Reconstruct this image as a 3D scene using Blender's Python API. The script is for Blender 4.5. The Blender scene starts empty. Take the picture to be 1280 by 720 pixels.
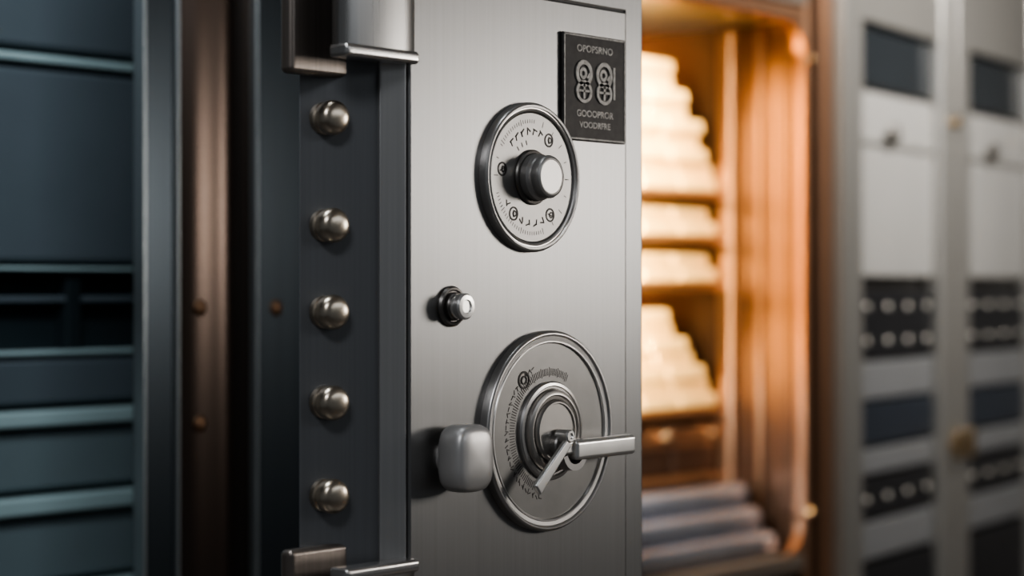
import bpy, bmesh, math, random
from mathutils import Vector, Matrix
scene = bpy.context.scene
COL = scene.collection
A = math.radians(39.7)
FX, FY = math.cos(A), math.sin(A)
RX, RY = FY, -FX
CZ = 1.3
FL = 2600.0
YD = 1.645      # door front plane
YW = 3.2        # cabinet wall plane

def PX(px, Y):
    s = (px-640)/FL
    return (FX+RX*s)*Y/(FY+RY*s)
def PT(px, Y):
    s = (px-640)/FL
    return Y/(FY+RY*s)
def PZ(px, py, Y):
    return CZ+(360-py)/FL*PT(px, Y)

# ---------------------------------------------------------------- materials
MATS = {}
def mat(name, col, metal=0.0, rough=0.5, brushed=0, var=0.12, scale=8, bump=0.0, coat=0.0, rvar=0.08, spec=.5):
    if name in MATS: return MATS[name]
    m = bpy.data.materials.new(name); m.use_nodes = True
    nt = m.node_tree; b = nt.nodes['Principled BSDF']
    b.inputs['Metallic'].default_value = metal
    b.inputs['Roughness'].default_value = rough
    b.inputs['Coat Weight'].default_value = coat
    b.inputs['Specular IOR Level'].default_value = spec
    tc = nt.nodes.new('ShaderNodeTexCoord'); mp = nt.nodes.new('ShaderNodeMapping')
    nt.links.new(tc.outputs['Object'], mp.inputs['Vector'])
    if brushed == 1: mp.inputs['Scale'].default_value = (260, 260, 2.5)
    elif brushed == 2: mp.inputs['Scale'].default_value = (2, 2, 140)
    else: mp.inputs['Scale'].default_value = (scale, scale, scale)
    n = nt.nodes.new('ShaderNodeTexNoise'); n.inputs['Scale'].default_value = 1.0
    n.inputs['Detail'].default_value = 4
    nt.links.new(mp.outputs[0], n.inputs['Vector'])
    r = nt.nodes.new('ShaderNodeValToRGB')
    lo = [max(0, c*(1-var)) for c in col]; hi = [min(1, c*(1+var)) for c in col]
    r.color_ramp.elements[0].position = .3; r.color_ramp.elements[1].position = .7
    r.color_ramp.elements[0].color = (*lo, 1); r.color_ramp.elements[1].color = (*hi, 1)
    nt.links.new(n.outputs['Fac'], r.inputs['Fac']); nt.links.new(r.outputs['Color'], b.inputs['Base Color'])
    mr = nt.nodes.new('ShaderNodeMapRange')
    mr.inputs['To Min'].default_value = max(0.03, rough*(1-rvar)); mr.inputs['To Max'].default_value = min(1, rough*(1+rvar))
    nt.links.new(n.outputs['Fac'], mr.inputs['Value']); nt.links.new(mr.outputs[0], b.inputs['Roughness'])
    if bump > 0:
        bp = nt.nodes.new('ShaderNodeBump'); bp.inputs['Strength'].default_value = bump
        bp.inputs['Distance'].default_value = .001
        nt.links.new(n.outputs['Fac'], bp.inputs['Height']); nt.links.new(bp.outputs[0], b.inputs['Normal'])
    MATS[name] = m
    return m
M_door = mat('brushed_door_steel', (.265,.26,.255), .9, .36, 1, .035, bump=.012, rvar=.03)
M_frame = mat('door_border_steel', (.25,.247,.243), .9, .36, 1, .04, rvar=.03)
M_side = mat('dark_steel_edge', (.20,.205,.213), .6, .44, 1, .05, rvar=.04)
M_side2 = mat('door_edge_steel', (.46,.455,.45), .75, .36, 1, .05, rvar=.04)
M_dial = mat('dial_steel', (.25,.242,.232), .85, .38, 0, .06, 30)
M_rim = mat('polished_rim_steel', (.54,.52,.50), .85, .30, 0, .05, 30)
M_chrome = mat('satin_chrome', (.76,.74,.71), .85, .30, 0, .04, 20)
M_grip = mat('satin_grip_steel', (.60,.58,.56), .6, .40, 0, .04, 20)
M_kface = mat('dial_knob_steel', (.42,.405,.39), .8, .38, 0, .04, 20)
M_hub = mat('hub_steel', (.38,.36,.34), .85, .34, 0, .04, 20)
M_hblock = mat('hinge_steel', (.36,.35,.34), .95, .28, 1, .05)
M_hcap = mat('hinge_polished_lip', (.60,.58,.56), .95, .24, 1, .05)
M_dark = mat('dark_gunmetal', (.16,.15,.14), .85, .36, 0, .2, 40)
M_mark = mat('engraved_black', (.055,.05,.046), .5, .5, 0, .1, 30)
M_bolt = mat('bolt_nickel', (.62,.54,.44), 1, .28, 0, .05, 20)
M_plate = mat('plaque_dark', (.04,.036,.034), .4, .5, 0, .3, 60, spec=.3)
M_plate2 = mat('plaque_relief_pewter', (.30,.285,.265), .4, .5, 0, .4, 160)
M_hinge = mat('hinge_bronze_steel', (.26,.225,.20), .85, .34, 1, .1)
M_pillar = mat('dark_bronze_frame', (.062,.046,.038), .95, .26, 1, .06)
M_pillar2 = mat('blue_steel_frame', (.035,.042,.048), .9, .30, 1, .08)
M_litedge = mat('frame_highlight_steel', (.30,.32,.325), .9, .30, 1, .08)  # pale metal paints the lit edge and highlight lines of the frame
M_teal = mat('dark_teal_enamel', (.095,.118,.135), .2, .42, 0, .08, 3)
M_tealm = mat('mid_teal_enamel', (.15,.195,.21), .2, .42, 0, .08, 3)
M_litlip = mat('lit_ledge_teal', (.31,.41,.42), .1, .42, 0, .08, 3)  # pale tone paints the light on the drawer ledges
M_tealb = mat('teal_black_enamel', (.014,.022,.026), .2, .45, 0, .1, 3)
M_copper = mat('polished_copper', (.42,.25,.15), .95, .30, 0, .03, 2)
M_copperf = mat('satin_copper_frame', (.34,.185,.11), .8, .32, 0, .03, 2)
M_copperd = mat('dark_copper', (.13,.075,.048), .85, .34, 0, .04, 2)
M_bronze = mat('grey_bronze', (.25,.205,.17), .6, .34, 0, .03, 2)
M_shelf = mat('shelf_brown_metal', (.16,.078,.035), .5, .32, 0, .15, 6)
M_gold = mat('gold_bullion', (.97,.66,.27), .35, .30, 0, .03, 25)
M_roll = mat('blue_grey_roll', (.44,.45,.50), .85, .20, 0, .08, 10)
M_beige = mat('beige_grey_metal', (.30,.288,.27), .6, .30, 1, .05)
M_white = mat('cream_lacquer', (.38,.37,.355), .2, .26, 0, .03, 4)
M_pale = mat('pale_grey_lacquer', (.24,.243,.25), .3, .28, 0, .03, 4)
M_dot = mat('pale_knob_enamel', (.65,.62,.56), .3, .3, 0, .03, 4)
M_black = mat('black_lacquer', (.016,.016,.018), .1, .35, 0, .1, 4)
M_navy = mat('navy_lacquer', (.030,.037,.050), .2, .35, 0, .1, 4)
M_glass = mat('smoked_glass', (.028,.033,.038), .3, .15, 0, .1, 4)
M_brass = mat('aged_brass', (.70,.50,.28), 1, .25, 0, .08, 20)
M_glint = mat('warm_glint_copper', (.13,.075,.045), .9, .4, 0, .08, 20)  # copper tone stands in for amber reflections on the frame
M_wall = mat('wall_plaster', (.22,.21,.20), 0, .7, 0, .06, 3)
M_floor = mat('floor_concrete', (.12,.11,.105), 0, .4, 0, .2, 2)
M_ceil = mat('ceiling_paint', (.25,.25,.25), 0, .8, 0, .05, 2)

# ---------------------------------------------------------------- helpers
WORLD = {}
def root(name, loc, label, cat, group=None):
    o = bpy.data.objects.new(name, None); o.empty_display_size = .05
    o.location = loc; COL.objects.link(o); WORLD[o] = Vector(loc)
    o['label'] = label; o['category'] = cat
    if group: o['group'] = group
    return o
def put(name, me, loc, parent=None, rz=0.0, label=None):
    o = bpy.data.objects.new(name, me)
    COL.objects.link(o)
    WORLD[o] = Vector(loc)
    if parent is not None:
        o.parent = parent; o.location = Vector(loc)-WORLD[parent]
    else: o.location = loc
    o.rotation_euler = (0, 0, rz)
    if label: o['label'] = label
    wn = o.modifiers.new('wn', 'WEIGHTED_NORMAL'); wn.keep_sharp = True; wn.weight = 80
    return o
def finish(me, m, ang=35):
    me.materials.append(m)
    for p in me.polygons: p.use_smooth = True
    me.set_sharp_from_angle(angle=math.radians(ang))
def boxmesh(sx, sy, sz, m, bev=.002, seg=2, taper=1.0, ty=None):
    bm = bmesh.new(); bmesh.ops.create_cube(bm, size=1)
    for v in bm.verts:
        t = taper if v.co.z > 0 else 1
        u = (ty if ty else 1) if v.co.z > 0 else 1
        v.co = Vector((v.co.x*sx*t, v.co.y*sy*u, v.co.z*sz))
    if bev > 0:
        bmesh.ops.bevel(bm, geom=bm.edges[:], offset=bev, segments=seg, profile=.5, affect='EDGES')
    me = bpy.data.meshes.new('m'); bm.to_mesh(me); bm.free(); finish(me, m, 50); return me
def box(name, x0, x1, y0, y1, z0, z1, m, parent=None, bev=.002, label=None, seg=2):
    me = boxmesh(abs(x1-x0), abs(y1-y0), abs(z1-z0), m, min(bev, .45*min(abs(x1-x0), abs(y1-y0), abs(z1-z0))), seg)
    return put(name, me, ((x0+x1)/2, (y0+y1)/2, (z0+z1)/2), parent, label=label)
def prism(name, pts, z0, z1, m, parent=None, bev=.002, label=None):
    ox, oy = (sum(p[0] for p in pts)/len(pts), sum(p[1] for p in pts)/len(pts))
    bm = bmesh.new()
    lo = [bm.verts.new((p[0]-ox, p[1]-oy, 0)) for p in pts]
    hi = [bm.verts.new((p[0]-ox, p[1]-oy, z1-z0)) for p in pts]
    n = len(pts)
    bm.faces.new(hi); bm.faces.new(lo[::-1])
    for i in range(n): bm.faces.new([lo[i], lo[(i+1) % n], hi[(i+1) % n], hi[i]])
    bmesh.ops.recalc_face_normals(bm, faces=bm.faces[:])
    if bev:
        es = [e for e in bm.edges if len(e.link_faces) == 2 and e.calc_face_angle(0) > .5]
        bmesh.ops.bevel(bm, geom=es, offset=bev, segments=2, profile=.5, affect='EDGES')
    me = bpy.data.meshes.new('m'); bm.to_mesh(me); bm.free(); finish(me, m)
    return put(name, me, (ox, oy, z0), parent, label=label)
def lathe_mesh(prof, m, seg=96, ang=30):
    bm = bmesh.new(); rings = []
    for r, h in prof:
        if r < 1e-6: rings.append([bm.verts.new((0, -h, 0))])
        else: rings.append([bm.verts.new((r*math.cos(2*math.pi*i/seg), -h, r*math.sin(2*math.pi*i/seg))) for i in range(seg)])
    for a, b in zip(rings[:-1], rings[1:]):
        for i in range(seg):
            j = (i+1) % seg
            if len(b) == 1: bm.faces.new([a[i], a[j], b[0]])
            elif len(a) == 1: bm.faces.new([a[0], b[j], b[i]])
            else: bm.faces.new([a[i], a[j], b[j], b[i]])
    if len(rings[0]) > 1: bm.faces.new(rings[0][::-1])
    bmesh.ops.recalc_face_normals(bm, faces=bm.faces[:])
    me = bpy.data.meshes.new('m'); bm.to_mesh(me); bm.free(); finish(me, m, ang); return me
def lathe(name, prof, loc, m, parent=None, rz=0, seg=96, label=None):
    return put(name, lathe_mesh(prof, m, seg), loc, parent, rz, label)
def bar2d(bm, x, z, ang, L, W, y0, y1):
    ca, sa = math.cos(ang), math.sin(ang)
    c = [(-L/2,-W/2),(L/2,-W/2),(L/2,W/2),(-L/2,W/2)]
    a = [bm.verts.new((x+u*ca-v*sa, y0, z+u*sa+v*ca)) for u, v in c]
    b = [bm.verts.new((x+u*ca-v*sa, y1, z+u*sa+v*ca)) for u, v in c]
    bm.faces.new(b)
    for i in range(4): bm.faces.new([a[i], a[(i+1)%4], b[(i+1)%4], b[i]])
def ring2d(bm, x, z, r, w, y0, y1, a0=0, a1=2*math.pi, n=28, sx=1.0):
    prev = None
    for i in range(n+1):
        t = a0+(a1-a0)*i/n; c, s = math.cos(t), math.sin(t)
        q = [bm.verts.new((x+(r-w/2)*c*sx, y0, z+(r-w/2)*s)), bm.verts.new((x+(r-w/2)*c*sx, y1, z+(r-w/2)*s)),
             bm.verts.new((x+(r+w/2)*c*sx, y1, z+(r+w/2)*s)), bm.verts.new((x+(r+w/2)*c*sx, y0, z+(r+w/2)*s))]
        if prev:
            for k in range(3): bm.faces.new([prev[k], prev[k+1], q[k+1], q[k]])
        prev = q
def bm_obj(name, bm, loc, m, parent, label=None):
    bmesh.ops.recalc_face_normals(bm, faces=bm.faces[:])
    me = bpy.data.meshes.new('m'); bm.to_mesh(me); bm.free(); finish(me, m)
    return put(name, me, loc, parent, label=label)
def text(name, body, size, loc, m, parent, depth=.0005, roll=0, sx=1.0):
    cu = bpy.data.curves.new('t', 'FONT'); cu.body = body; cu.size = size; cu.extrude = depth
    cu.align_x = 'CENTER'; cu.align_y = 'CENTER'; cu.offset = size*.018
    t = bpy.data.objects.new('t', cu); COL.objects.link(t)
    bpy.context.view_layer.update()
    me = bpy.data.meshes.new_from_object(t.evaluated_get(bpy.context.evaluated_depsgraph_get()))
    bpy.data.objects.remove(t)
    me.transform(Matrix.Rotation(math.radians(90), 4, 'X') @ Matrix.Rotation(roll, 4, 'Z') @ Matrix.Diagonal((sx, 1, 1, 1)))
    me.materials.clear(); me.materials.append(m)
    return put(name, me, loc, parent)

# ---------------------------------------------------------------- room
def struct(o): o['kind'] = 'structure'; return o
struct(box('floor', -1.5, 8.8, -2.5, 4.8, -.1, 0, M_floor, bev=0))
struct(box('ceiling', -1.5, 8.8, -2.5, 4.8, 2.9, 3.0, M_ceil, bev=0))
struct(box('wall_back', -1.5, 8.8, 4.7, 4.8, 0, 2.9, M_wall, bev=0))
struct(box('wall_right', 8.8, 8.9, -2.5, 4.8, 0, 2.9, M_wall, bev=0))

# ---------------------------------------------------------------- vault door
XL, XR = PX(512, YD), PX(808, YD)
Pc = Vector((XL+.001, 1.652))
tl = Vector((-.8634, .5045)); nn = Vector((-.5045, -.8634)); RZ = -math.radians(30.3)
r0 = Pc.x*RX+Pc.y*RY; f0 = Pc.x*FX+Pc.y*FY
def WP(px):
    s = (px-640)/FL
    return (r0-s*f0)/(.9397-.342*s)
def plate_z(w, py): return CZ+(360-py)*(f0-.342*w)/FL
L = Pc+tl*WP(374)
Q = Pc+tl*WP(472)
door = root('vault_door', ((XL+XR)/2, 1.75, 0), 'thick brushed grey steel vault door with dials and locking bolts', 'vault door')
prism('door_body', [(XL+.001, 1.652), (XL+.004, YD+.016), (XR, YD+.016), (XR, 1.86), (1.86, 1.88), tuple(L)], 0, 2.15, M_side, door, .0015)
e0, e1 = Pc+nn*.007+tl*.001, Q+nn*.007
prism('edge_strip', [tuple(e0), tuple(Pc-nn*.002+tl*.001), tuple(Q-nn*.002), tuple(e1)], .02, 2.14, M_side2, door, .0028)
XP = PX(783, YD); ZT = PZ(782, 15, YD)
box('front_panel', XL, XP, YD, YD+.02, .08, ZT, M_door, door, .003)
box('front_frame', XL+.001, XR, YD+.005, YD+.02, .03, 2.13, M_frame, door, .005, None, 3)
box('panel_seam', XP-.001, XP+.005, YD+.0043, YD+.012, .08, ZT+.004, M_mark, door, .0003)
box('panel_seam', XL+.004, XP+.005, YD+.0043, YD+.012, ZT-.001, ZT+.004, M_mark, door, .0003)
bprof = [(.0190, -.004), (.0190, .003), (.0165, .0045), (.0158, .0048), (.0158, .0075), (.0185, .0085), (.0198, .0098), (.0202, .013), (.0202, .0175), (.0197, .0205), (.0185, .0232), (.0165, .0254), (.0138, .0270), (.0105, .0281), (.0065, .0288), (.003, .0291), (0, .0292)]
for i, y in enumerate((148, 282, 390, 503, 619)):
    w = WP(406); p = Pc+tl*w
    b_ = lathe('locking_bolt', bprof, (p.x, p.y, plate_z(w, y)), M_bolt, door, RZ+math.radians(20), 64, 'short domed warm nickel locking bolt')
def hinge(sign):
    zc = CZ+(.263 if sign > 0 else -.318)
    zo = CZ+(.56 if sign > 0 else -.60)
    z0, z1 = sorted((zc, zo))
    x0 = PX(430, 1.634)
    xr = XL-.0015; wdt = xr-x0
    pts = [(x0+.004, 1.657), (x0, 1.651), (x0, 1.642)]
    for i in range(1, 10):
        t = i/10; pts.append((x0+wdt*t, 1.634-.0055*math.sin(math.pi*t)**.7+.003*(1-t)))
    pts += [(xr, 1.636), (xr, 1.657)]
    h = prism('hinge', pts, z0, z1, M_hblock, door, .0, 'rounded polished steel hinge block')
    if sign > 0:
        box('hinge_lip', x0-.002, XL-.0005, 1.627, 1.6575, zc-.003, zc+.012, M_hcap, h, .005, 'polished rounded hinge lip', 4)
    else:
        box('hinge_lip', x0-.002, XL-.0005, 1.627, 1.6575, zc-.012, zc+.003, M_hcap, h, .005, 'polished rounded hinge lip', 4)
    zc2 = CZ+(.243 if sign > 0 else -.296)
    z0, z1 = sorted((zc2, zo))
    xa, xb = PX(362, 1.69), PX(413, 1.69)
    box('hinge_leaf', xa, xb+.03, 1.688, 1.708, z0, z1, M_hinge, h, .007, 'bronze tinted steel hinge leaf', 4)
hinge(1); hinge(-1)
# name plate
x0, x1 = PX(700, YD), PX(778, YD)
z0, z1 = PZ(700, 174, YD), PZ(700, 39, YD)
pl = box('name_plaque', x0, x1, YD-.005, YD, z0, z1, M_plate, door, .0016, 'dark grey metal plaque with worn raised lettering')
yp = YD-.005; cx = (x0+x1)/2; W = x1-x0; H = z1-z0; cz = (z0+z1)/2
bm = bmesh.new()
for zz in (z0+.0025, z1-.0025): bar2d(bm, 0, zz-cz, 0, W-.003, .0020, .001, -.0010)
for xx in (x0+.0025, x1-.0025): bar2d(bm, xx-cx, 0, math.pi/2, H-.004, .0020, .001, -.0010)
bm_obj('plaque_border', bm, (cx, yp, cz), M_plate2, pl)
text('plaque_lettering', 'OPOPSRNO', .0125, (cx, yp-.0002, z1-.019), M_plate2, pl, .0004, sx=1.15)
text('plaque_lettering', 'GOOOPROR', .0118, (cx, yp-.0002, z0+.035), M_plate2, pl, .0004, sx=1.15)
text('plaque_lettering', 'VOODRFRE', .0110, (cx, yp-.0002, z0+.0205), M_plate2, pl, .0004, sx=1.15)
bm = bmesh.new()
for xx in (-.0225, .0205):
    ring2d(bm, xx, .0110, .0145, .0056, .001, -.0020)
    ring2d(bm, xx-.002, .0110, .0055, .0044, .001, -.0020)
    bar2d(bm, xx+.009, .008, .9, .008, .0038, .001, -.0020)
    ring2d(bm, xx, -.0125, .0125, .0042, .001, -.0020, sx=1.15)
    bar2d(bm, xx, -.0115, math.pi/2, .020, .0036, .001, -.0020)
    bar2d(bm, xx, -.0115, 0, .022, .0030, .001, -.0020)
bar2d(bm, .0415, .002, math.pi/2, .042, .0040, .001, -.0020)
bm_obj('plaque_emblem', bm, (cx-.002, yp, cz+.007), M_plate2, pl)
# ---- upper combination dial
def face_loc(px, py): return (PX(px, YD), YD, PZ(px, py, YD))
dx, _, dz = face_loc(660, 222); R = .0925
dial = lathe('combination_dial', [(R-.002, 0), (R-.002, .008), (R-.0105, .0078), (R-.0125, .0065), (.03, .0062), (0, .0062)],
             (dx, YD, dz), M_dial, door, 0, 128, 'round brushed steel combination dial with engraved marks')
lathe('dial_rim', [(R-.0110, .006), (R-.0102, .0092), (R-.0085, .0098), (R-.0068, .0086), (R-.0058, .0086), (R-.0048, .0108), (R-.0025, .0112), (R-.0005, .0100), (R+.001, .007), (R+.001, 0)][::-1], (dx, YD, dz), M_rim, dial, 0, 128)
lathe('dial_collar', [(.0345, .0060), (.0345, .0085), (.0330, .0105), (.0300, .0110), (.029, .010), (.0285, .010)], (dx, YD, dz), M_dark, dial)
lathe('dial_knob', [(.0285, .008), (.0292, .012), (.0292, .020), (.0262, .0225), (.0255, .025), (.0266, .027), (.0268, .034), (.0255, .0370), (.0235, .0382), (.0215, .0384), (.0208, .0378), (0, .0378)],
      (dx, YD, dz), M_kface, dial, 0, 96, 'satin grey steel flat faced knob')
bm = bmesh.new()
yy = -.0065
rnd = random.Random(4)
for k in range(100):
    a = 2*math.pi*k/100
    deg = math.degrees(a) % 360
    if (85 < deg < 150) or (200 < deg < 285) or (k % 5 == 0):
        Lk = .008 if k % 10 == 0 else .0048
        bar2d(bm, .0700*math.cos(a), .0700*math.sin(a), a, Lk, .0012, -.0058, yy)
for deg in (55, 172, 232, 308):
    a = math.radians(deg); rr = .0585
    ring2d(bm, rr*math.cos(a), rr*math.sin(a), .0078, .0022, -.0058, yy-.0003, n=18)
    ring2d(bm, rr*math.cos(a)+.002, rr*math.sin(a), .0032, .0018, -.0058, yy-.0003, n=14)
    bar2d(bm, rr*math.cos(a), rr*math.sin(a), a+.6, .009, .0014, -.0058, yy-.0003)
for deg in (72, 84, 96, 108, 120, 132, 214, 248, 262, 276, 290):
    a = math.radians(deg); rr = .0595
    bar2d(bm, rr*math.cos(a), rr*math.sin(a), a+rnd.uniform(.8, 2.2), .008, .0018, -.0058, yy-.0003)
    bar2d(bm, (rr-.003)*math.cos(a+.05), (rr-.003)*math.sin(a+.05), a+rnd.uniform(-.4, .4), .007, .0016, -.0058, yy-.0003)
for deg in (116, 104, 128):
    a = math.radians(deg); bar2d(bm, .044*math.cos(a), .044*math.sin(a), a, .006, .0016, -.0058, yy)
bm_obj('dial_markings', bm, (dx, YD, dz), M_mark, dial)
# ---- small cylinder lock
lx, _, lz = face_loc(563, 383)
lock = lathe('cylinder_lock', [(.0245, 0), (.0245, .003), (.0225, .006), (.020, .0065), (.0185, .005), (.017, .005), (.017, .010), (.0155, .012), (0, .012)], (lx, YD, lz), M_dark, door, 0, 64, 'small dark round lock escutcheon')
lathe('lock_barrel', [(.0145, .010), (.0145, .013), (.0128, .014), (.0128, .016), (.0158, .018), (.0158, .024), (.0135, .0265), (.0085, .027), (.0075, .025), (0, .025)], (lx, YD, lz), M_chrome, lock, 0, 48)
# ---- pull knob
kx, _, kz = face_loc(560, 571)
kn = lathe('door_knob', [(.022, 0), (.022, .003), (.0205, .005), (.0200, .009), (.022, .012), (0, .012)], (kx, YD, kz), M_grip, door, 0, 48, 'stem of rounded satin knob')
bm = bmesh.new(); nU = 64
prof = [(0, .008), (.60, .008), (.84, .0092), (.94, .0125), (.99, .018), (1.0, .025), (1.0, .032), (.985, .038), (.95, .0425), (.88, .0458), (.75, .0480), (.50, .0492), (.25, .0497), (0, .0498)]
rings = []
for f, h in prof:
    ring = []
    if f == 0: rings.append([bm.verts.new((0, -h, 0))]); continue
    for i in range(nU):
        t = 2*math.pi*i/nU; c, s = math.cos(t), math.sin(t); e = 2/3.3
        ring.append(bm.verts.new((.0335*f*abs(c)**e*(1 if c > 0 else -1), -h, .0405*f*abs(s)**e*(1 if s > 0 else -1))))
    rings.append(ring)
for a, b in zip(rings[:-1], rings[1:]):
    for i in range(nU):
        j = (i+1) % nU
        if len(a) == 1: bm.faces.new([a[0], b[j], b[i]])
        elif len(b) == 1: bm.faces.new([a[i], a[j], b[0]])
        else: bm.faces.new([a[i], a[j], b[j], b[i]])
bm_obj('knob_head', bm, (kx, YD, kz), M_grip, kn, 'rounded square satin grey grip')
# ---- big handle rose
wx, _, wz = face_loc(681, 538); R = .1255
wh = lathe('handle_rose', [(R-.001, 0), (R-.001, .010), (R-.012, .0098), (R-.014, .0078), (.03, .0073), (0, .0073)],
           (wx, YD, wz), M_dial, door, 0, 160, 'large round steel lock plate with stepped rim')
lathe('rose_rim', [(R+.0008, 0), (R+.0008, .0090), (R-.0005, .0115), (R-.0025, .0128), (R-.004, .0128), (R-.0055, .0118), (R-.0065, .0102), (R-.0115, .0098), (R-.0122, .0110), (R-.0138, .0110), (R-.015, .0095), (R-.0155, .0073)], (wx, YD, wz), M_rim, wh, 0, 160)
lathe('hub_ring', [(.0625, .007), (.0625, .0105), (.0605, .0128), (.057, .0135), (.0555, .0120), (.0535, .0120), (.0525, .0110)], (wx, YD, wz), M_rim, wh)
lathe('hub', [(.0525, .007), (.0525, .014), (.0510, .0175), (.0475, .019), (.0455, .019), (.0440, .0165), (.0405, .0165), (.0395, .0195), (.0370, .0215), (.035, .0215), (.0340, .0195), (0, .0195)], (wx, YD, wz), M_hub, wh, 0, 96, 'stepped brushed steel hub')
lathe('hub_groove', [(.0448, .0163), (.0440, .0170), (.0405, .0170), (.0398, .0163)], (wx, YD, wz), M_dark, wh)
bm = bmesh.new()
for k in range(140):
    a = 2*math.pi*k/140; deg = math.degrees(a)
    if 60 < deg < 262:
        bar2d(bm, .0740*math.cos(a), .0740*math.sin(a), a, .009 if k % 5 else .012, .0010, -.0068, -.0079)
    if 112 < deg < 258 and k % 2 == 0:
        bar2d(bm, .0860*math.cos(a), .0860*math.sin(a), a+rnd.uniform(.3, 2.4), .0060, .0013, -.0068, -.0079)
    if 112 < deg < 258 and k % 3 == 0:
        bar2d(bm, .0840*math.cos(a+.01), .0840*math.sin(a+.01), a+rnd.uniform(-.5, .5), .006, .0012, -.0068, -.0079)
a = math.radians(128); ring2d(bm, .083*math.cos(a), .083*math.sin(a), .0100, .0024, -.0068, -.0085)
ring2d(bm, .083*math.cos(a), .083*math.sin(a), .0048, .0018, -.0068, -.0085)
bm_obj('rose_markings', bm, (wx, YD, wz), M_mark, wh)
# lever assembly
def roundbar(name, x0, x1, w0, w1, th, locw, roll, m, parent, label=None, square=False, bv=.0014):
    bm = bmesh.new(); pts = []
    n = 8
    if square: pts = [(x0, w0/2), (x0, -w0/2)]
    else:
        for i in range(n+1):
            t = math.pi/2+math.pi*i/n; pts.append((x0+w0/2*math.cos(t), w0/2*math.sin(t)))
    pts += [(x1, -w1/2), (x1, w1/2)]
    lo = [bm.verts.new((p[0], 0, p[1])) for p in pts]; hi = [bm.verts.new((p[0], -th, p[1])) for p in pts]
    k = len(pts); bm.faces.new(hi); bm.faces.new(lo[::-1])
    for i in range(k): bm.faces.new([lo[i], lo[(i+1) % k], hi[(i+1) % k], hi[i]])
    bmesh.ops.recalc_face_normals(bm, faces=bm.faces[:])
    es = [e for e in bm.edges if e.calc_face_angle(0) > .6]
    bmesh.ops.bevel(bm, geom=es, offset=bv, segments=4, profile=.5, affect='EDGES')
    bmesh.ops.rotate(bm, verts=bm.verts[:], cent=(0, 0, 0), matrix=Matrix.Rotation(-roll, 3, 'Y'))
    me = bpy.data.meshes.new('m'); bm.to_mesh(me); bm.free(); finish(me, m)
    return put(name, me, locw, parent, label=label)
yb = YD-.0195
px_, pz_ = PX(704, yb-.008), PZ(704, 556, yb)
lathe('lever_boss', [(.0165, -.002), (.0165, .007), (.0150, .009), (.0105, .0095), (.0095, .008), (0, .008)], (px_, yb, pz_), M_hub, wh, 0, 48)
ya = yb-.006
xl0 = PX(720, ya-.012)
roundbar('lever_arm', 0, PX(796, ya-.014)-xl0, .0255, .0255, .018, (xl0, ya+.004, PZ(760, 558, ya)), math.radians(.6), M_chrome, wh, 'pale rounded square ended lever arm', True, .0055)
roundbar('lever_neck', 0, .036, .016, .019, .010, (px_, ya+.002, PZ(704, 560, ya)), math.radians(3), M_chrome, wh, None, False, .003)
yk = ya-.009
xk0, zk0 = PX(706, yk), PZ(706, 556, yk)
xk1, zk1 = PX(669, yk), PZ(669, 613, yk)
dl = math.hypot(xk1-xk0, zk1-zk0); an = math.atan2(zk1-zk0, xk1-xk0)
roundbar('key_blade', 0, dl, .012, .016, .008, (xk0, yk+.002, zk0), an, M_chrome, wh, 'slim silver key hanging from the hub', False, .0022)
xq, zq = PX(708, yk), PZ(708, 545, yk)
lathe('key_pivot', [(.0085, -.012), (.0085, .006), (.0068, .0078), (.004, .0078), (.003, .006), (0, .006)], (xq, yk, zq), M_chrome, wh, 0, 40)
bm = bmesh.new(); ring2d(bm, 0, 0, .021, .008, .004, -.012, math.radians(195), math.radians(365), 20)
bm_obj('handle_cup', bm, (PX(712, ya), ya+.002, PZ(712, 563, ya)), M_rim, wh)

# ---------------------------------------------------------------- frame pillar (behind, left)
YP = 2.75
pil = root('door_frame', (PX(300, YP), YP+.02, 0), 'dark bronze and blue steel vault door frame upright', 'door frame')
x172, x215 = PX(176, YP), PX(218, YP)
box('frame_edge', x172, x172+.007, YP-.008, YP+.02, 0, 2.5, M_litedge, pil, .002)
box('frame_stile', x172+.007, x215, YP, YP+.03, 0, 2.5, M_pillar2, pil, .002)
box('highlight_bead', x215, x215+.008, YP-.008, YP+.03, 0, 2.5, M_litedge, pil, .003)  # pale bead laid in as a painted highlight line
xa, xb = x215+.008, PX(320, YP-.02)
wd = xb-xa
pts = [(xa, YP+.03)]
NF = 40
for i in range(NF+1):
    t = i/NF; pts.append((xa+wd*t, YP-.004-.014*math.sin(math.pi*t)**1.3-.0015*math.sin(t*math.pi*4)))
pts.append((xb, YP+.03))
prism('frame_column', pts, 0, 2.5, M_pillar, pil, 0)
box('highlight_bead', xb, xb+.007, YP-.022, YP+.03, 0, 2.5, M_litedge, pil, .003)
box('frame_stile', xb+.007, PX(640, YP-.01), YP-.006, YP+.03, 0, 2.5, M_pillar2, pil, .002)
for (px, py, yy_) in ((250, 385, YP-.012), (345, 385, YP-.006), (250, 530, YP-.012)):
    lathe('warm_glint', [(.015, -.010), (.015, .001), (.012, .0035), (.006, .0050), (0, .0055)], (PX(px, yy_), yy_-.0005, PZ(px, py, yy_)), M_glint, pil, 0, 24, 'small copper dome standing in for a warm reflection')  # domes added where the polished frame mirrors amber light

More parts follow.
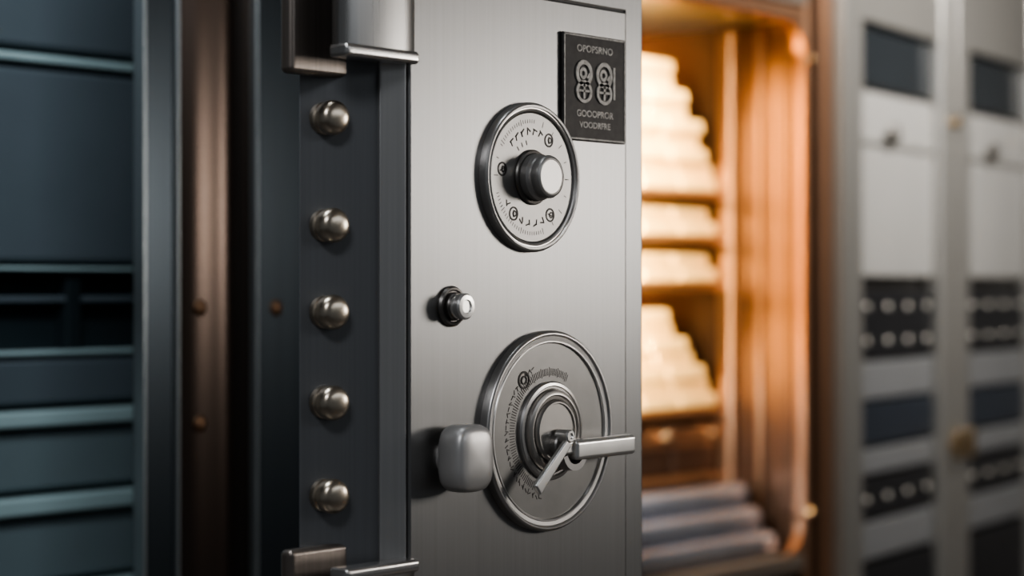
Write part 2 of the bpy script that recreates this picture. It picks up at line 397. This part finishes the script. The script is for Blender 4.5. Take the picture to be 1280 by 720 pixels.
# ---------------------------------------------------------------- left drawer cabinet
X0, X1 = 1.55, PX(215, YW)
dc = root('drawer_cabinet', ((X0+X1)/2, 3.5, 0), 'dark teal metal drawer cabinet with ledges painted pale as if lit', 'cabinet')
box('body', X0, X1, YW+.03, 3.9, 0, 2.4, M_tealb, dc, .003)
def ZL(y): return CZ+(360-y)/650
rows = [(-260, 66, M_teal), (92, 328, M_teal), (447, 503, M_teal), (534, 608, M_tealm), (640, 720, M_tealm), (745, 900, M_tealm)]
for k, (ya_, yb_, m_) in enumerate(rows):
    box('drawer', X0+.01, X1-.01, YW-.012, YW+.03, ZL(yb_), ZL(ya_), m_, dc, .010, None, 3)
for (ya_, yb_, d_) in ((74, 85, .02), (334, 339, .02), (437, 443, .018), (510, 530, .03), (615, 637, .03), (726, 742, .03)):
    box('lit_ledge', X0+.01, X1-.01, YW-d_, YW+.03, ZL(yb_), ZL(ya_), M_litlip, dc, .006, 'drawer ledge painted pale teal as if lit', 3)  # lit ledges put in as paler strips
box('compartment_divider', PX(82, YW), PX(100, YW), YW-.005, YW+.03, ZL(436), ZL(345), M_tealb, dc, .003)
box('compartment_shelf', X0+.01, X1-.01, YW+.0, YW+.03, ZL(378), ZL(370), M_teal, dc, .003)

# ---------------------------------------------------------------- gold display case
XJ = PX(1000, YW); XI = 4.15
gc = root('display_case', ((XI+XJ)/2, 3.55, 0), 'polished copper lit shelving case stacked with bullion', 'display case')
ZTOP = CZ+.774; ZBOT = CZ-.775
YS = 3.46
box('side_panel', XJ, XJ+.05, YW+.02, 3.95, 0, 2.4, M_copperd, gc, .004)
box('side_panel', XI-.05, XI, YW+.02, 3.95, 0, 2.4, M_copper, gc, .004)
box('back_panel', XI, XJ, 3.85, 3.95, 0, 2.4, M_shelf, gc, .002)
box('top_panel', XI, XJ, YW+.02, 3.85, ZTOP, 2.4, M_beige, gc, .003)
box('bottom_panel', XI, XJ, YW+.02, 3.85, 0, ZBOT, M_dark, gc, .003)
X45 = PX(1045, YW)
box('frame_post', XJ-.002, XJ+.035, YW-.02, YW+.02, 0, 2.4, M_copperf, gc, .010, None, 4)
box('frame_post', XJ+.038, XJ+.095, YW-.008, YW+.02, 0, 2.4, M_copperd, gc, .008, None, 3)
box('frame_post', XJ+.098, XJ+.150, YW-.02, YW+.02, 0, 2.4, M_copperf, gc, .012, None, 4)
box('frame_post', XJ+.153, X45, YW-.03, YW+.02, 0, 2.4, M_bronze, gc, .012, 'grey bronze outer post', 4)
box('frame_rail', XI, XJ-.004, YW-.02, YW+.02, ZTOP-.01, ZTOP+.035, M_copperf, gc, .006)
box('frame_rail', XI, XJ-.004, YW-.03, YW+.02, ZTOP+.038, ZTOP+.10, M_bronze, gc, .006)
box('frame_rail', XI, XJ-.004, YW-.02, YW+.02, ZBOT-.04, ZBOT+.01, M_bronze, gc, .006)
RC = .09
for sg, zb in ((1, ZBOT+.01), (-1, ZTOP-.01)):
    bm = bmesh.new(); pc = []
    for i in range(9):
        t = i/8*math.pi/2
        pc.append((-.004-RC+RC*math.sin(t), sg*(RC-RC*math.cos(t))))
    pc.append((-.004, 0))
    lo = [bm.verts.new((p[0], .015, p[1])) for p in pc]; hi = [bm.verts.new((p[0], -.015, p[1])) for p in pc]
    bm.faces.new(hi); bm.faces.new(lo[::-1])
    for i in range(len(pc)): bm.faces.new([lo[i], lo[(i+1) % len(pc)], hi[(i+1) % len(pc)], hi[i]])
    bm_obj('frame_corner', bm, (XJ, YW, zb), M_copperf, gc)
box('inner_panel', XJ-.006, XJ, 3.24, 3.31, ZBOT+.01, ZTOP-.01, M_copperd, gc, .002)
box('inner_post', XJ-.014, XJ, 3.325, 3.345, ZBOT+.01, ZTOP-.01, M_copper, gc, .005)
box('inner_post', XJ-.03, XJ, 3.415, YS+.01, ZBOT+.01, ZTOP-.01, M_copper, gc, .010, None, 4)
def ZG(y): return CZ+(360-y)/443
shelfz = {y: ZG(y) for y in (235, 293, 352, 515, 600)}
for y, z in shelfz.items():
    box('shelf', XI+.002, XJ-.031, YS-.01, 3.85, z-.03, z, M_shelf, gc, .003)
    box('shelf_edge', XI+.002, XJ-.031, YS-.016, YS-.0102, z-.022, z-.006, M_copper, gc, .002, 'bright copper shelf edge')
for (px, py) in ((1012, 75), (1012, 640)):
    lathe('glint_stud', [(.014, 0), (.014, .006), (.010, .014), (0, .018)], (PX(px, YW-.02), YW-.0205, PZ(px, py, YW-.02)), M_brass, gc, 0, 24, 'small brass dome added as a highlight')  # domes added to make blurred highlights on the case frame
BL, BH = .190, .0435
gme = boxmesh(BL-.003, .095, BH-.003, M_gold, .011, 3, 1.0, .94)
def gstack(y, offs, nb):
    for k, o_ in enumerate(offs):
        for j in range(nb):
            x = XJ-.034-o_-BL/2-j*BL
            if x-BL/2 < XI+.01: continue
            g = put('gold_bar', gme, (x, YS+.048+(.016 if k % 2 else 0), shelfz[y]+k*(BH-.002)+(BH-.003)/2+.0002))
            g['label'] = 'gold bullion bar stacked on a copper shelf'; g['category'] = 'gold bar'; g['group'] = 'gold bars on the lit shelves'
gstack(235, [0, 0, .05, .07, .07, .13, .15, .20, .22], 3)
gstack(293, [0, .02], 4)
gstack(352, [0, .02], 4)
gstack(515, [0, .02, .06, .10, .15, .20, .24], 3)
# rolls on the case floor
rr = .038
rme = lathe_mesh([(rr*.55, -.34), (rr, -.34), (rr, .34), (rr*.6, .342), (rr*.55, .33), (0, .33)], M_roll, 32)
for (yo, k, xo) in ((0, 0, 0), (.078, 0, .01), (.156, 0, 0), (.039, 1, .02), (.117, 1, .01), (.078, 2, .03)):
    o = put('metal_roll', rme, (XJ-.07-.345-xo, 3.27+yo, ZBOT+.0005+rr+k*.0680), None, math.pi/2)
    o['label'] = 'blue-grey metallic roll lying on the case floor'; o['category'] = 'roll'; o['group'] = 'blue-grey rolls in the display case'
for i in range(2):
    xx1 = XJ-.036-i*.235
    b = root('storage_box', (xx1-.115, YS+.15, shelfz[600]), 'dark copper storage box with a brass knob', 'box', 'copper boxes on the shelf')
    box('box_body', xx1-.228, xx1, YS+.012, YS+.28, shelfz[600]+.0005, shelfz[600]+.145, M_copperd, b, .004)
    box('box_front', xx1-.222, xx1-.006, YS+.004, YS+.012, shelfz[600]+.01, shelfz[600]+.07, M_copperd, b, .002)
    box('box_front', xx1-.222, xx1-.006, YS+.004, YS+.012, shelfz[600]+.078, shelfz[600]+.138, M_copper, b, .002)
    lathe('knob', [(.008, 0), (.008, .006), (.019, .014), (.019, .022), (.010, .028), (0, .029)], (xx1-.05, YS+.004, shelfz[600]+.115), M_brass, b, 0, 24)

# ---------------------------------------------------------------- cabinets right (angled bank)
TH = math.radians(8.5)
cT, sT = math.cos(TH), math.sin(TH)
PV = Vector((X45+.004, YW))
def PU(px):
    s = (px-640)/FL; dx_, dy_ = FX+RX*s, FY+RY*s
    return (PV.y*dx_-PV.x*dy_)/(cT*dy_-sT*dx_)
def UT(u): return (PV.x+u*cT)*FX+(PV.y+u*sT)*FY
ZS = UT(PU(1122))/FL
def cab(u0, ub0, ub1, u1, lab):
    xs0, xb0, xb1, xs1 = PV.x+u0, PV.x+ub0, PV.x+ub1, PV.x+u1
    c = root('storage_cabinet', ((xs0+xs1)/2, YW+.3, 0), lab, 'cabinet')
    def B(n, a, b, ytop, ybot, y0, m, bev=.005, l=None): return box(n, a, b, y0, YW+.05, CZ+(360-ybot)*ZS, CZ+(360-ytop)*ZS, m, c, bev, l)
    box('body', xs0, xs1, YW+.05, 3.75, 0, 2.6, M_dark, c, .002)
    for a_, b_ in ((xs0, xb0), (xb1, xs1)):
        box('stile', a_, b_, YW-.022, YW+.05, 0, 2.6, M_beige, c, .018, None, 4)
    B('rail', xb0, xb1, -140, 38, YW-.010, M_beige, .008)
    box('plinth', xb0, xb1, YW+.01, YW+.05, 0, CZ+(360-698)*ZS, M_black, c, .006)
    g = .006
    B('glass_panel', xb0+g, xb1-g, 42, 112, YW+.02, M_glass, .004, 'smoked glass upper panel')
    d = B('door', xb0+g, xb1-g, 120, 346, YW+.012, M_white, .006, 'cream grey lacquered cabinet door')
    kx_ = xb0+(xb1-xb0)*.38
    lathe('knob', [(.014, 0), (.014, .014), (.030, .022), (.032, .034), (.022, .042), (0, .044)], (kx_, YW+.012, CZ+(360-170)*ZS), M_dark, d, 0, 24)
    box('door_moulding', xb0+.03, xb1-.03, YW+.006, YW+.012, CZ+(360-186)*ZS, CZ+(360-180)*ZS, M_beige, d, .001)
    def drawer(ya_, yb_, m, l, knobs=0, rws=1):
        dd = B('drawer', xb0+g, xb1-g, ya_, yb_, YW+.012, m, .009, l)
        for r_ in range(rws):
            for k in range(knobs):
                zz = CZ+(360-(ya_+(yb_-ya_)*(r_+.5)/rws))*ZS
                lathe('knob', [(.005, 0), (.005, .004), (.0115, .008), (.009, .012), (0, .013)], (xb0+(xb1-xb0)*(k+.5)/knobs, YW+.012, zz), M_dot, dd, 0, 16)
    drawer(362, 446, M_black, 'black deposit drawer bank with small knobs', 4, 2)
    drawer(450, 497, M_pale, 'pale grey drawer front')
    drawer(501, 552, M_navy, 'navy drawer front')
    drawer(557, 588, M_pale, 'pale grey drawer front')
    drawer(592, 642, M_black, 'black drawer front with small knobs', 4, 1)
    drawer(646, 692, M_pale, 'pale grey drawer front')
    lathe('boss', [(.012, 0), (.012, .012), (.020, .018), (.020, .028), (.012, .034), (0, .035)], ((xb1+xs1)/2-.01, YW-.023, CZ+(360-142)*ZS), M_brass, c, 0, 20, 'small brass boss')
    # low brass pull near the meeting stile
    xh = (xb1+xs1)/2 if u0 == 0 else xs0+.05
    zc_ = CZ+(360-566)*ZS
    h_ = box('handle', xh-.022, xh+.022, YW-.062, YW-.040, zc_-.050, zc_+.050, M_brass, c, .010, 'small upright brass pull', 4)
    box('handle_stem', xh-.010, xh+.010, YW-.042, YW-.020, zc_-.012, zc_+.012, M_brass, h_, .003)
    v = Vector((c.location.x-PV.x, c.location.y-PV.y))
    c.location = (PV.x+v.x*cT-v.y*sT, PV.y+v.x*sT+v.y*cT, 0)
    c.rotation_euler = (0, 0, TH)
    return c
uA = PU(1190); uB = PU(1206)
cab(0, PU(1072), PU(1172), uA-.002, 'beige grey storage cabinet beside the lit display case')
cab(uA+.002, uB, uB+PU(1172)-PU(1072), uB+PU(1172)-PU(1072)+.1, 'beige grey storage cabinet with cream door and black drawers')

# ---------------------------------------------------------------- lights
def area(name, loc, target, sx, sy, power, col, spread=180):
    l = bpy.data.lights.new(name, 'AREA'); l.shape = 'RECTANGLE'; l.size = sx; l.size_y = sy; l.energy = power; l.color = col
    l.spread = math.radians(spread)
    o = bpy.data.objects.new(name, l); COL.objects.link(o); o.location = loc
    o.rotation_euler = (Vector(target)-Vector(loc)).to_track_quat('-Z', 'Y').to_euler()
    return o
area('key_lamp', (4.50, -.35, 1.60), (2.05, 1.6, 1.42), .75, .55, 22, (1.0, .95, .89))
area('wide_fill_light', (3.0, -2.0, 2.7), (2.0, 1.6, 1.35), 3.0, .8, 14, (.90, .95, 1.0))  # unseen fill added to brighten reflections in the metal
area('side_fill_light', (.1, .6, 2.6), (1.75, 1.7, 1.4), .6, .4, 13, (.92, .95, 1.0))  # unseen cool light added for the side faces of the door
area('left_cabinet_lamp', (1.6, 1.9, 2.8), (2.3, 3.2, 1.2), 1.0, .4, 46, (.88, .95, 1.0))
area('right_ceiling_lamp', (5.7, 1.8, 2.85), (6.2, 3.3, 2.1), 1.6, .4, 82, (1.0, .96, .90), 120)
area('case_strip_lamp', (4.40, 3.28, 1.60), (4.84, 3.62, 1.60), .12, 1.1, 23, (1.0, .73, .38), 65)
area('case_top_lamp', (4.70, 3.30, 2.04), (4.80, 3.60, 1.4), .4, .10, 9, (1.0, .76, .44), 90)
area('roll_fill_light', (4.28, 3.27, .95), (4.95, 3.33, .66), .12, .2, 2.5, (.95, .97, 1.0), 90)  # unseen light added to brighten the rolls, hidden behind the door
w = bpy.data.worlds.new('world'); scene.world = w; w.use_nodes = True
w.node_tree.nodes['Background'].inputs[0].default_value = (.60, .65, .70, 1)
w.node_tree.nodes['Background'].inputs[1].default_value = .12
scene.view_settings.look = 'AgX - Medium High Contrast'

# ---------------------------------------------------------------- camera
cam = bpy.data.cameras.new('camera'); co = bpy.data.objects.new('camera', cam); COL.objects.link(co)
co.location = (0, 0, CZ); co.rotation_euler = (math.radians(90), 0, A-math.radians(90))
cam.sensor_width = 36; cam.lens = FL/1280*36
cam.dof.use_dof = True; cam.dof.focus_distance = 2.57; cam.dof.aperture_fstop = 2.3
cam.clip_start = .05
scene.camera = co
